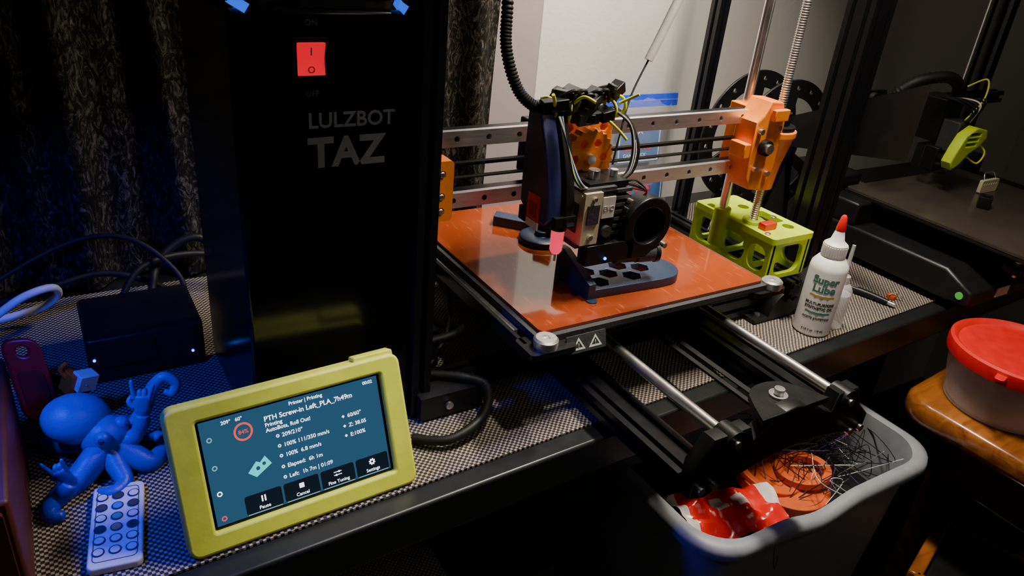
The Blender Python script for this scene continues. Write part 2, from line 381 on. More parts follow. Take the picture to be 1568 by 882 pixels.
# lime lower mount
b=B()
b.plate(rrect(.388,.062,.465,.205,.005),[ngon(.44,.165,.008,12),ngon(.445,.09,.008,12),rrect(.393,.175,.404,.19,.003),rrect(.43,.105,.455,.145,.004)],.008,XY(.117),'lime')
out=[(.064,.062),(.205,.062),(.205,.115),(.064,.115)]
b.plate(out,[rrect(.071,.07,.099,.105,.012),rrect(.106,.07,.150,.105,.015),rrect(.158,.07,.197,.105,.012)],.007,YZ(.393),'lime')
b.plate(out,[rrect(.071,.07,.099,.105,.012),rrect(.158,.07,.197,.105,.012)],.006,YZ(.460),'lime')
for y in(.067,.103,.154,.202): b.plate([(.393,.062),(.460,.062),(.460,.115),(.393,.115)],[rrect(.403,.068,.451,.108,.012)],.006,XZ(y),'lime')
b.lathe((.408,.118,0),[(.006,.121),(.014,.121),(.014,.126),(.006,.126)],'lime');b.lathe((.385,.152,0),[(.006,.08),(.011,.08),(.011,.132),(.006,.132)],'lime')
b.fin('z_lower_mount',P,bevel=.001)
b=B();b.bb(.398,.42,.088,.1,.121,.13,'red');b.cyl((.395,.08,.121),(.395,.08,.123),.004,'steel');b.cyl((.45,.12,.121),(.45,.12,.123),.004,'steel');b.fin('endstop',P,bevel=.001)
b=B();b.bb(.40,.455,.1,.16,.005,.058,'black');b.fin('z_motor',P,bevel=.004)
arc=[(.505,.003),(.505,.075),(.495,.06)]+[(.49-.08*math.sin(t),.055-.047*(1-math.cos(t))) for t in [i*math.pi/2/8 for i in range(1,9)]]+[(.385,.008),(.385,.003),(.41,.003)]+[(.44+.035*math.sin(t),.003+.028*(1-math.cos(t))) for t in [i*math.pi/2/6 for i in range(1,7)]]+[(.48,.003)]
b=B();b.plate(arc,[],.022,XZ(.068),'black',bev=.001);b.cyl((.4,.068,.008),(.4,.068,.011),.004,'steel');b.cyl((.498,.0565,.04),(.498,.054,.04),.004,'steel');b.fin('frame_foot',P)
# bed
b=B();b.plate(rrect(0,0,.305,.30,.006),[],.003,XY(.1085),'bed');b.fin('build_plate',P)
b=B();b.plate(rrect(-.006,-.006,.313,.306,.008),[],.006,XY(.1035),'dgrey');b.bb(.0,.30,.0,.30,.094,.100,'black')
b.bb(-.016,.004,.03,.27,.083,.098,'fuzz');b.bb(-.018,-.013,.0,.3,.085,.100,'black')
b.plate(rrect(-.022,-.022,.03,.012,.005),[],.006,XY(.097),'black');b.plate(rrect(.285,-.012,.335,.02,.008),[],.006,XY(.097),'black')
b.bb(.075,.285,.05,.26,.076,.082,'black')
for x in(.102,.257):
    for y in(.09,.21): b.bb(x-.018,x+.018,y-.02,y+.02,.055,.077,'black')
b.fin('bed_carriage',P,bevel=.0008)
b=B()
for x,y in((-.001,-.011),(.316,-.003),(-.001,.31),(.316,.31)):
    b.lathe((x,y,0),[(0,.1),(.0115,.1),(.012,.104),(.012,.1085),(.010,.1105),(.004,.1105),(.0035,.1085),(0,.1085)],'alu')
b.fin('bed_corner_washers',P)
b=B();T=mm((.022,-.0145,.093),(1,0,0),(0,.25,.97),(0,-.97,.25));b.plate(rrect(0,-.006,.047,.012,.001),[],.0015,T,'dgrey')
for k in(0,1):
    b.plate([(.006+k*.02,-.003),(.022+k*.02,-.003),(.014+k*.02,.0095)],[[(.009+k*.02,-.0012),(.019+k*.02,-.0012),(.014+k*.02,.0065)]],.002,T,'offw')
    b.text('!',.007,T@Matrix.Translation((.013+k*.02,-.001,.0011)),'offw')
b.fin('caution_label',P)
b=B()
for x in(.102,.257): b.cyl((x,-.15,.065),(x,.34,.065),.0058,'steel',seg=28)
b.fin('y_smooth_rods',P)
b=B()
b.ext((.080,-.148,.022),(.080,.35,.022),.04,.02,'anod');b.ext((.284,-.148,.022),(.284,.35,.022),.04,.02,'anod')
b.bb(.176,.182,-.14,.34,.052,.0535,'rubber');b.bb(.190,.196,-.14,.34,.040,.0415,'rubber');b.bb(.1895,.1965,-.14,.3,.052,.0535,'rubber')
b.ext((.062,.07,.04),(.30,.07,.04),.02,.016,'anod',V((0,1,0)))
b.fin('y_frame',P)
top=[(.062,.014)]+[(.062,.05),(.078,.074),(.122,.074),(.13,.058)]+[(.13+.1*i/8,.058+.022*math.sin(math.pi*i/8)) for i in range(1,8)]+[(.237,.058),(.243,.076),(.272,.076),(.285,.052),(.303,.036),(.303,.012)]+[(.303-.241*i/12,.012+.022*math.sin(math.pi*i/12)-.012*i/12+.002) for i in range(1,12)]
b=B();b.plate(top,[],.016,XZ(-.157),'black',bev=.0015)
pc=[(.135,-.165)]+[(.135+.09*i/10,-.165+.0*i) for i in range(1,10)]+[(.225,-.165),(.215,-.145)]+[(.18+.03*math.cos(a),-.14+.02*math.sin(a)) for a in [.2+i*.27 for i in range(11)]]+[(.145,-.145)]
b.plate(pc,[],.006,XY(.075),'black')
for x in(.102,.257): b.cyl((x,-.148,.065),(x,-.168,.065),.0125,'black');b.cyl((x,-.168,.065),(x,-.171,.065),.004,'steel')
b.lathe((.180,-.142,0),[(.0,.078),(.009,.078),(.009,.080),(.005,.080),(.005,.086),(0,.086)],'steel')
for x in(.072,.088,.278,.294): b.cyl((x,-.164,.022),(x,-.169,.022),.004,'steel')
b.fin('y_end_plate',P,bevel=.0008)
# ---------------- tool head
b=B()
b.plate(rrect(.062,.198,.134,.284,.008),[ngon(.078,.272,.005,6),ngon(.122,.272,.005,6),ngon(.076,.211,.005,6),ngon(.122,.209,.005,6)],.014,XZ(.108),'orange',bev=.001)
g=[]
for i in range(48):
    r=.0300 if i%2 else .0275;g.append((.092+r*math.cos(i*math.pi/24),.247+r*math.sin(i*math.pi/24)))
b.plate(g,[ngon(.092+.0175*math.cos(a),.247+.0175*math.sin(a),.0048,6) for a in(0,1.047,2.094,3.1416,4.19,5.236)],.012,XZ(.086),'orange')
b.cyl((.092,.080,.247),(.092,.075,.247),.005,'steel');b.fin('extruder_gear_and_carriage',P)
b=B();b.bb(.07,.132,.148,.18,.205,.265,'black');b.bb(.062,.142,.106,.122,.188,.198,'black');b.bb(.07,.12,.14,.146,.19,.275,'black');b.fin('extruder_motor',P,bevel=.002)
arch=[(.092,.300),(.0935,.25),(.092,.207),(.078,.197),(.050,.196),(.042,.203)]+[(.042+.030*(t**1.7),.205+.095*t) for t in [i/12 for i in range(13)]]
b=B();b.plate(arch,[],.016,YZ(.030),'navy',bev=.002);b.fin('tool_arch_bracket',P)
arch2=[(.078,.302),(.092,.302),(.088,.285)]+[(.058+.030*((1-t)**1.8),.285-.08*t) for t in [i/10 for i in range(1,11)]]+[(.034,.198)]+[(.038+.030*(t**1.7),.205+.09*t) for t in [i/10 for i in range(0,11)]]
b=B();b.plate(arch2,[],.010,YZ(.045),'black',bev=.001)
for y,z in((.084,.292),(.070,.27),(.06,.245),(.05,.22)): b.cyl((.0505,y,z),(.0525,y,z),.0025,'steel')
b.bb(.028,.052,.036,.06,.196,.207,'black');b.bb(.022,.04,.08,.092,.188,.202,'black');b.fin('tool_arch_inner',P)
b=B();b.bb(.0205,.0225,.056,.076,.196,.222,'red');b.bb(.0200,.0207,.06,.072,.200,.215,'dred');b.bb(.0205,.0225,.056,.076,.188,.1965,'offw');b.fin('red_tag',P)
b=B();b.cyl((.040,.047,.196),(.040,.047,.206),.0115,'black');b.cyl((.040,.047,.191),(.040,.047,.197),.008,'black')
b.lathe((.040,.047,0),[(0,.1645),(.004,.1655),(.0062,.169),(.0065,.189),(.006,.192),(0,.192)],'pinkglow');b.cyl((.040,.047,.157),(.040,.047,.167),.0012,'steel');b.fin('bed_probe',P)
b=B();b.bb(.060,.081,.036,.078,.174,.228,'beige');b.bb(.081,.1,.038,.078,.172,.228,'black');b.bb(.058,.1,.040,.076,.170,.174,'dgrey');b.bb(.058,.1,.040,.076,.228,.231,'dgrey')
b.bb(.0640,.0780,.0345,.0362,.196,.216,'dgrey');b.cyl((.071,.036,.182),(.071,.0335,.182),.0028,'steel');b.cyl((.071,.036,.222),(.071,.0335,.222),.0022,'steel')
b.bb(.0585,.0602,.045,.070,.185,.215,'dgrey');b.cyl((.0602,.041,.224),(.0585,.041,.224),.002,'steel');b.cyl((.0602,.074,.224),(.0585,.074,.224),.002,'steel')
b.bb(.083,.098,.0365,.0385,.200,.222,'dgrey');b.text('EVO',.007,mm((.084,.0362,.208),(1,0,0),(0,0,1),(0,-1,0)),'offw');b.cyl((.0905,.038,.186),(.0905,.034,.186),.006,'dgrey')
for k in range(7): b.bb(.1,.122,.042,.08,.178+.0075*k,.1815+.0075*k,'dgrey')
b.bb(.102,.120,.048,.075,.176,.228,'black');b.bb(.07,.118,.045,.085,.228,.234,'black');b.cyl((.085,.06,.234),(.085,.06,.243),.006,'steel');b.cyl((.11,.06,.234),(.11,.06,.241),.004,'alu')
b.bb(.06,.12,.078,.1,.185,.21,'black');b.fin('extruder_body',P,bevel=.0008)
b=B();b.bb(.088,.112,.058,.078,.158,.168,'alu');b.cyl((.10,.068,.168),(.10,.068,.178),.004,'steel');b.cyl((.10,.068,.158),(.10,.068,.1495),.005,'beige',r2=.001);b.sph((.094,.0345,.156),.0016,'blueled');b.bb(.07,.13,.035,.05,.150,.172,'black');b.fin('hot_end',P,bevel=.0006)
b=B();fx,fz=.147,.184;vol=[(fx+(.029+.004*i/26)*math.cos(a),fz+(.029+.004*i/26)*math.sin(a)) for i,a in enumerate([-1.2+i*.2 for i in range(26)])]+[(.123,.150),(.150,.147)]
b.plate(vol,[ngon(fx,fz,.020,32)],.022,XZ(.046),'black',bev=.0015);b.cyl((fx,.055,fz),(fx,.039,fz),.011,'gloss')
for i in range(24):
    a=i*math.pi/12;b.box((fx+.016*math.cos(a),.049,fz+.016*math.sin(a)),(.007,.012,.0006),'dgrey',Matrix.Rotation(-a+.5,3,'Y'))
b.cyl((fx,.0575,fz),(fx,.056,fz),.021,'rubber')
b.cyl((.119,.044,.213),(.119,.0345,.213),.003,'steel');b.cyl((.174,.044,.158),(.174,.0345,.158),.003,'steel')
b.loft([[(.124,.036,.155),(.154,.036,.155),(.154,.062,.155),(.124,.062,.155)],[(.116,.045,.142),(.144,.04,.142),(.144,.066,.142),(.116,.066,.142)]],'black')
b.cyl((.144,.046,.149),(.166,.042,.149),.0100,'dgrey');b.cyl((.166,.042,.149),(.170,.041,.149),.011,'black');b.bb(.108,.13,.045,.06,.168,.18,'black');b.fin('blower_fan',P)
b=B();r=random.Random(3)
for k in range(20): b.box((r.uniform(.035,.105),r.uniform(.070,.098),r.uniform(.291,.313)),(r.uniform(.012,.026),r.uniform(.010,.018),r.uniform(.009,.013)),'black' if k%5 else 'dgrey',(r.uniform(-.4,.4),r.uniform(-.4,.4),r.uniform(-.8,.8)))
b.box((.112,.08,.314),(.02,.012,.012),'black',(.1,-.5,.3));b.box((.100,.07,.320),(.012,.008,.006),'dgrey',(.3,.2,.6));b.bb(.03,.07,.08,.1,.296,.304,'black')
b.fin('cable_connectors',P,bevel=.0008)
b=B()
for c,a in(((.035,.08,.300),.3),((.055,.075,.300),-.4),((.100,.075,.298),.6),((.113,.078,.30),1.0)):
    b.tube([V(c)+Matrix.Rotation(a,3,'Z')@V((0,.0105*math.cos(t),.0105*math.sin(t))) for t in [i*math.pi/4 for i in range(8)]],.0017,'yellow',cyc=True,res=4)
b.tube([(.035,.07,.305),(.028,.06,.312),(.022,.055,.32)],.0016,'yellow');b.tube([(.095,.068,.292),(.107,.06,.281),(.115,.055,.272)],.0015,'yellow')
b.tube([(.055,.07,.305),(.06,.06,.315),(.067,.05,.312)],.0015,'yellow');b.tube([(.110,.068,.305),(.118,.06,.312),(.122,.055,.316)],.0015,'yellow')
b.fin('zip_ties',P)
b=B();cols=['rubber','yellow','blueins','rubber','offw']
for k,c in enumerate(cols): 
    o=.0011*k;b.tube([(.034+o,.06,.298),(.036+o,.045+.002*k,.278),(.041+o,.036,.25),(.049+o,.034,.238),(.060+o,.042,.232)],.0010,c,seg=6)
for k in range(9):
    o=r.uniform(-.004,.004);c=['rubber','rubber','rubber','offw','rubber'][k%5]
    b.tube([(.112+o,.08,.298),(.128+o,.07+o,.285),(.133+o,.06,.262),(.127+o,.055,.24),(.112+o,.055,.229)],.0012,c,seg=6)
for k in range(6): b.tube([(.04+.010*k,.075,.31),(.055+.009*k,.066,.320+r.uniform(-.006,.0)),(.07+.008*k,.075,.305)],.0018,'rubber',seg=6)
for k in range(4): b.tube([(.118,.055,.226),(.130,.05,.222+.003*k),(.145,.046,.218),(.137,.05,.21)],.0011,['red','rubber','offw','rubber'][k],seg=6)
b.fin('tool_wiring',P)
b=B();b.tube([(.03,.15,.62),(.012,.14,.46),(.006,.12,.39),(.0,.105,.35),(.008,.09,.315),(.028,.082,.299),(.04,.082,.297)],.0052,'rubber',seg=14,res=36,mod=lambda i:1.08 if i%3 else .86);b.fin('corrugated_hose',P)
b=B();b.tube([(.30,.1,.645),(.192,.1,.396),(.166,.1,.338)],.0046,'white',res=10);b.tube([(.166,.1,.338),(.14,.088,.305),(.118,.07,.27),(.108,.062,.245)],.0010,'rubber');b.fin('filament_guide',P)
b=B()
b.tube([(-.09,.09,.03),(-.05,.06,.035),(-.03,.04,.03),(-.05,.01,.02),(-.09,.0,.012),(-.12,.02,.008)],.005,'rubber',mod=lambda i:1.05 if i%2 else .93,res=14)
b.tube([(-.09,.11,.05),(-.04,.1,.06),(-.02,.13,.05),(-.06,.2,.03)],.005,'rubber')
b.tube([(-.08,.16,.07),(-.03,.18,.09),(-.016,.23,.085)],.007,'rubber',mod=lambda i:1.05 if i%2 else .9,res=14)
b.tube([(-.07,.1,.02),(-.03,.13,.05),(.0,.2,.07),(-.02,.25,.085)],.003,'rubber')
b.bb(-.10,-.03,.045,.07,.004,.03,'black');b.cyl((-.07,.044,.017),(-.07,.041,.017),.004,'steel');b.bb(-.085,-.04,.13,.17,.004,.05,'black');b.cyl((-.06,.129,.03),(-.06,.126,.03),.01,'red')
b.fin('frame_cables',P)
# prints on bed
b=B()
pl=[(.082,.036),(.175,.030)]+[(.186+.028*math.cos(a),.058+.028*math.sin(a)) for a in [-1.35+i*.24 for i in range(13)]]+[(.15,.088),(.082,.094)]
hx=[]
for i,(x,y) in enumerate([(.105,.05),(.105,.076),(.127,.0635),(.149,.05),(.149,.076),(.171,.0635)]): hx.append(ngon(x,y,.0108,6,0))
b.plate(pl,hx,.010,XY(.1152),'navy2',bev=.0008)
b.prism([(.079,.034,.1101),(.079,.096,.1101),(.079,.096,.147),(.079,.085,.147),(.079,.034,.128)],(.009,0,0),'navy2')
b.plate(ngon(0,0,.006,16),[],.001,Matrix.Translation((.083,.032,.1107)),'navy2')
solo(b,'printed_bracket',(.14,.06,.11),bevel=.0006)
b=B();b.lathe((.117,.182,0),[(0,.1101),(.026,.1101),(.027,.112),(.027,.1165),(.025,.118),(.008,.118),(.008,.124),(0,.124)],'navy2')
b.prism([(.085,.243,.1101),(.098,.258,.1101),(.142,.213,.1101),(.130,.196,.1101)],(0,0,.012),'navy2')
b.prism([(.124,.17,.118),(.114,.19,.118),(.12,.2,.118),(.134,.18,.118)],(0,0,.022),'navy2')
solo(b,'printed_hinge_part',(.117,.18,.11),bevel=.0008)
# ------------------------------------------------------------------ touchscreen
S=obj('touchscreen_display',(-.23,-.02,0))
U_=V((1,.055,0)).normalized();Hn=V((-U_.y,U_.x,0));V_=Hn*.385+V((0,0,.923));N_=U_.cross(V_)
T=mm((-.330,-.042,.0035),U_,V_,N_)
b=B();b.plate(rrect(0,0,.193,.119,.009),[rrect(.0215,.016,.174,.1045,.002)],.014,T@Matrix.Translation((0,0,-.007)),'limecase',bev=.0025)
b.plate(rrect(.001,.001,.192,.118,.009),[],.010,T@Matrix.Translation((0,0,-.018)),'limecase',bev=.002)
b.plate(rrect(.153,.115,.189,.1225,.002),[],.012,T@Matrix.Translation((0,0,-.009)),'limecase',bev=.001)
b.fin('case',S)
b=B();b.plate(rrect(.018,.014,.176,.107,.001),[],.002,T@Matrix.Translation((0,0,-.0065)),'gloss');b.fin('glass',S)
b=B();W,H=.1475,.084;O=T@Matrix.Translation((.024,.0185,-.0052))
b.plate([(0,0),(W,0),(W,H),(0,H)],[],.0002,O,'ui_bg');b.fin('lcd_panel',S)
b=B();Z=.0003
def tx(s,u,v,size,m='ui_txt',al='LEFT',bold=.0): b.text(s,size,O@Matrix.Translation((u*W,(1-v)*H,Z)),m,.00005,al,bold)
tx('Printer | Printing',.57,.06,.0042,al='CENTER',bold=.01);tx('00:02',.97,.06,.004,al='RIGHT',bold=.01);tx('209°   60°',.11,.07,.004,bold=.01)
tx('PTH Screw-in Left_PLA_7h49m',.33,.150,.0058,bold=.012);tx('Printing',.33,.205,.0045,bold=.01);tx('AutoBots, Roll Out!',.33,.257,.0045,bold=.012)
for s,u,v in(('209/210°',.41,.34),('100% 111/350 mm/s',.41,.44),('100%  6.8 mm/s',.41,.54),('Elapsed:  6h 1m',.41,.65),('Left:  1h 7m | 01:09',.41,.755),('60/60°',.79,.34),('Z: 38.05',.79,.44),('E:100%',.79,.54)): tx(s,u,v,.0047,bold=.006)
for v in(.32,.42,.52,.63,.735): b.plate(ngon(.387*W,(1-v)*H,.0014,10),[ngon(.387*W,(1-v)*H,.0007,8)],.0001,O@XY(Z),'ui_txt')
for v in(.32,.42,.52): b.plate(ngon(.765*W,(1-v)*H,.0013,4),[],.0001,O@XY(Z),'ui_txt')
tx('84%',.215,.205,.0047,'ui_red','CENTER')
b.plate(ngon(.215*W,(1-.185)*H,.0074,40),[ngon(.215*W,(1-.185)*H,.0058,40)],.0001,O@XY(Z),'ui_red')
b.plate([(.2*W,.41*H),(.24*W,.35*H),(.33*W,.44*H),(.30*W,.53*H),(.27*W,.48*H),(.25*W,.50*H)],[ngon(.255*W,.43*H,.0018,6),ngon(.29*W,.46*H,.0016,6)],.0001,O@XY(Z),'ui_cy')
for v,c in((.18,'ui_line'),(.45,'ui_line'),(.7,'ui_txt'),(.94,'ui_red')): b.plate(ngon(.04*W,(1-v)*H,.0021,14),[ngon(.04*W,(1-v)*H,.0012,14)],.0001,O@XY(Z),c)
b.fin('interface_text',S)
b=B()
for i,s in enumerate(('Pause','Cancel','Fine Tuning','Settings')):
    u0=.155+i*.212;b.plate(rrect(u0*W,.01*H,(u0+.2)*W,.195*H,.002),[],.0001,O@XY(.00015),'ui_btn');cx_=(u0+.1)*W
    b.plate(rrect(u0*W+.001,.006*H,(u0+.2)*W-.001,.014*H,.0003),[],.0001,O@XY(.00022),'ui_line')
    b.text(s,.0040,O@Matrix.Translation((cx_,.035*H,Z)),'ui_txt',.00005,'CENTER',.006)
    cy_=.132*H
    if i==0:
        for d in(-.0012,.0012): b.plate(rrect(cx_+d-.0006,cy_-.0025,cx_+d+.0006,cy_+.0025,.0002),[],.0001,O@XY(Z),'ui_txt')
    elif i==1: b.plate(rrect(cx_-.002,cy_-.002,cx_+.002,cy_+.002,.0004),[],.0001,O@XY(Z),'ui_txt')
    elif i==2:
        for d in(-.0013,.0013): b.plate(rrect(cx_-.0034,cy_+d-.0003,cx_+.0034,cy_+d+.0003,.0001),[],.0001,O@XY(Z),'ui_txt');b.plate(ngon(cx_+d,cy_+d,.0009,10),[],.0001,O@XY(Z*1.1),'ui_txt')
    else:
        g=[(cx_+(.0030 if (k//2)%2 else .0022)*math.cos(k*math.pi/16),cy_+(.0030 if (k//2)%2 else .0022)*math.sin(k*math.pi/16)) for k in range(32)];b.plate(g,[ngon(cx_,cy_,.0010,12)],.0001,O@XY(Z),'ui_txt')
b.fin('interface_buttons',S)
b=B();b.prism([T@V((.06,.004,-.022)),T@V((.06,.08,-.022)),T@V((.06,0,0))+V((0,.085,-.002))],tuple(U_*.07),'limecase');b.fin('stand',S,bevel=.001)
# ------------------------------------------------------------------ remote
Rm=obj('remote_control',(-.372,.023,.001));A=V((-.380,-.024,.0045));D=(V((-.366,.0695,.0045))-A).normalized();Xr=V((D.y,-D.x,0));T=mm(A,Xr,D,(0,0,1))
b=B();b.plate(rrect(-.0190,0,.0190,.092,.005),[],.007,T,'remote',bev=.0015);b.fin('body',Rm)
b=B()
for j in range(6):
    for i in range(3):
        c='remote' if (i+j)%2 else 'dimgrey'
        if i==1 and 1<=j<=4: c=['labelg','labely','labelg','zipblue'][j-1]
        x,y=-.0115+.0115*i,.016+.0122*j
        b.plate(ngon(x,y,.0044,20),[ngon(x,y,.0036,20)],.0012,T@XY(.0037),'navy');b.plate(ngon(x,y,.0035,18),[],.0014,T@XY(.0037),'remote' if j<2 else c)
b.plate(rrect(-.0155,.006,.0155,.0865,.004),[rrect(-.015,.0065,.015,.086,.0035)],.0004,T@XY(.0036),'dimgrey');b.fin('buttons',Rm)
# ------------------------------------------------------------------ octopus
Oc=obj('octopus_figurine',(-.375,.105,0));b=B()
b.sph((-.388,.122,.044),.025,'blue',(1.12,.95,.86),(0,.35,.3));b.sph((-.370,.108,.030),.018,'blue',(1.1,1,1));b.sph((-.372,.090,.040),.0065,'blue');b.sph((-.356,.106,.040),.0065,'blue')
b.sph((-.3735,.0845,.0415),.0025,'navy');b.sph((-.3515,.102,.0415),.0025,'navy')
C0=(-.370,.104,.024)
def tent(pts,r0=.0095,r1=.003,s0=None): b.tube([s0 or C0]+pts,[r0*1.25,r0*1.1,r0*.9,r0*.7,(r0+r1)/2,r1],'blue',seg=14)
def hand(p,up,side,s):
    p,up,side=V(p),V(up).normalized(),V(side);side=(side-up*side.dot(up)).normalized();n=up.cross(side)
    F=lambda a,c,d=0:p+(side*a+up*c+n*d)*s
    b.loft([[F(.45*w*math.cos(t),h,.2*math.sin(t)) for t in [i*math.pi/6 for i in range(12)]] for w,h in((.62,-.3),(.9,.2),(1.05,.6),(1.0,.95),(.7,1.08))],'blue')
    b.tube([F(-.36,.9),F(-.44,1.4),F(-.50,1.95)],[.15*s,.13*s,.11*s],'blue',seg=8);b.tube([F(.36,.85),F(.46,1.25),F(.58,1.7)],[.14*s,.12*s,.10*s],'blue',seg=8)
    for c_,rr in((F(-.50,1.95),.11),(F(.58,1.7),.10)): b.sph(c_,rr*s,'blue',u=8,v=6)
    for a in(-.13,.12): b.tube([F(a,.9),F(a,1.25,.1),F(a,1.2,.34),F(a,.85,.36)],[.14*s,.14*s,.13*s,.12*s],'blue',seg=8)
    b.tube([F(-.42,.3,.05),F(-.68,.6,.15),F(-.50,.85,.36),F(-.1,.9,.5)],[.16*s,.15*s,.13*s,.11*s],'blue',seg=8)
tent([(-.352,.100,.026),(-.343,.098,.036),(-.339,.098,.050)],.0085,.0058);hand((-.339,.098,.052),(.1,.05,1),(1,-.3,0),.0155)
tent([(-.385,.088,.020),(-.398,.076,.012),(-.404,.068,.014),(-.400,.066,.022)],.009,.0058);hand((-.400,.066,.024),(-.45,.0,1),(1,-.3,.5),.0135)
tent([(-.352,.092,.014),(-.340,.086,.007),(-.330,.096,.006),(-.325,.112,.006),(-.332,.120,.008),(-.338,.113,.010)])
tent([(-.392,.085,.012),(-.406,.076,.007),(-.416,.064,.006),(-.416,.052,.006),(-.408,.048,.006)],.010,.0035)
tent([(-.365,.085,.012),(-.362,.070,.006),(-.372,.060,.006),(-.382,.066,.006)],.0085,.003)
tent([(-.350,.118,.022),(-.335,.122,.040),(-.327,.122,.058),(-.317,.120,.069),(-.308,.117,.062),(-.312,.116,.053),(-.318,.117,.056)],.0065,.0022)
tent([(-.39,.13,.012),(-.41,.142,.006),(-.418,.155,.006)]);tent([(-.36,.128,.012),(-.35,.15,.006),(-.36,.165,.006)])
b.fin('body_and_tentacles',Oc,ang=180)
# ------------------------------------------------------------------ left clutter
b=B();b.plate(rrect(-.372,.235,-.262,.33,.006),[],.050,XY(.027),'black',bev=.003);b.sph((-.366,.234,.030),.0014,'blueled');b.sph((-.275,.2345,.02),.0014,'blueled')
b.bb(-.36,-.31,.233,.2352,.02,.045,'black')
solo(b,'power_supply_box',(-.31,.28,0))
b=B();b.tube([(-.50,.36,.01),(-.46,.335,.035),(-.42,.335,.06),(-.392,.35,.06),(-.388,.37,.04),(-.41,.38,.022),(-.46,.385,.012),(-.52,.39,.006)],.0042,'white',res=12);solo(b,'white_cable',(-.42,.36,0))
b=B()
b.tube([(-.52,.42,.006),(-.42,.40,.03),(-.34,.41,.04),(-.28,.39,.02),(-.265,.35,.008)],.004,'rubber');b.tube([(-.5,.40,.02),(-.38,.42,.075),(-.31,.40,.085),(-.265,.36,.05),(-.263,.34,.01)],.003,'rubber')
b.tube([(-.30,.35,.006),(-.28,.40,.05),(-.23,.41,.07),(-.19,.39,.02)],.005,'rubber');b.tube([(-.34,.345,.008),(-.30,.38,.055),(-.22,.40,.05),(-.15,.38,.01)],.004,'rubber')
b.tube([(-.5,.3,.006),(-.45,.26,.02),(-.41,.24,.02),(-.39,.23,.008)],.004,'rubber')
solo(b,'black_power_cables',(-.35,.4,0))
b=B();T=mm((-.430,.196,.002),(1,-.2,0),(-.1,.35,.93),(.2,-.93,.3));b.plate(rrect(0,0,.030,.080,.011),[ngon(.015,.068,.005,16)],.010,T,'red',bev=.002);b.plate(rrect(.005,.012,.025,.05,.005),[],.002,T@XY(.0055),'dred');solo(b,'red_luggage_tag',(-.41,.2,0))
b=B();b.lathe((-.385,.170,0),[(0,.001),(.012,.001),(.008,.012),(.006,.03),(.01,.036),(0,.04)],'orange');b.box((-.377,.167,.052),(.017,.013,.016),'offw',(.2,.3,.5));b.box((-.3885,.169,.052),(.008,.015,.02),'orange',(.2,.3,.5));b.tube([(-.39,.17,.055),(-.394,.17,.066),(-.388,.17,.072)],.002,'orange');b.text('01',.009,mm((-.383,.158,.05),(1,.3,0),(0,.2,1),(.3,-1,.2)),'zipblue')
solo(b,'orange_game_piece',(-.385,.17,0),bevel=.0008)
b=B();b.bb(-.62,-.430,-.035,.15,.002,.10,'brown');b.plate(rrect(-.615,.008,-.435,.094,.004),[],.004,XZ(-.037),'brown');b.cyl((-.445,-.039,.03),(-.445,-.045,.03),.004,'cream');solo(b,'wooden_storage_box',(-.53,.05,0),bevel=.003)
# ------------------------------------------------------------------ spool
Sp=obj('filament_spool',(.553,.26,.174));cx_,cz_=.570,.174
b=B()
for y in(.232,.296):
    hs=[]
    for i in range(6):
        a0=i*math.pi/3;ri,ro=.038,.076
        hs.append([(cx_+ro*math.cos(a0+t),cz_+ro*math.sin(a0+t)) for t in [-.40+.10*k for k in range(9)]]+[(cx_+ri*math.cos(a0+t),cz_+ri*math.sin(a0+t)) for t in [.30,.15,0,-.15,-.30]])
    hs.append(ngon(cx_,cz_,.026,30))
    for i in range(18): hs.append(ngon(cx_+.090*math.cos(i*math.pi/9+.1),cz_+.090*math.sin(i*math.pi/9+.1),.0035,10))
    b.plate(ngon(cx_,cz_,.102,72),hs,.004,XZ(y),'black',bev=.0008)
b.lathe(mm((cx_,.232,cz_),(1,0,0),(0,0,-1),(0,1,0)),[(.026,0),(.030,0),(.030,.064),(.026,.064)],'black')
b.fin('flanges',Sp)
b=B();b.lathe(mm((cx_,.235,cz_),(1,0,0),(0,0,-1),(0,1,0)),[(.03,0)]+[(.040+.0008*(k%2),.001+.0015*k) for k in range(40)]+[(.03,.059)],'dgrey');b.fin('wound_filament',Sp)
b=B();b.cyl((cx_,.215,cz_),(cx_,.315,cz_),.008,'anod')
for y in(.218,.310): b.plate([(cx_-.05,.002),(cx_-.035,.002),(cx_,cz_-.02),(cx_+.035,.002),(cx_+.05,.002),(cx_+.008,cz_+.01),(cx_-.008,cz_+.01)],[],.006,XZ(y),'black')
b.bb(cx_-.05,cx_+.05,.218,.310,.002,.008,'black');b.fin('spool_stand',Sp)
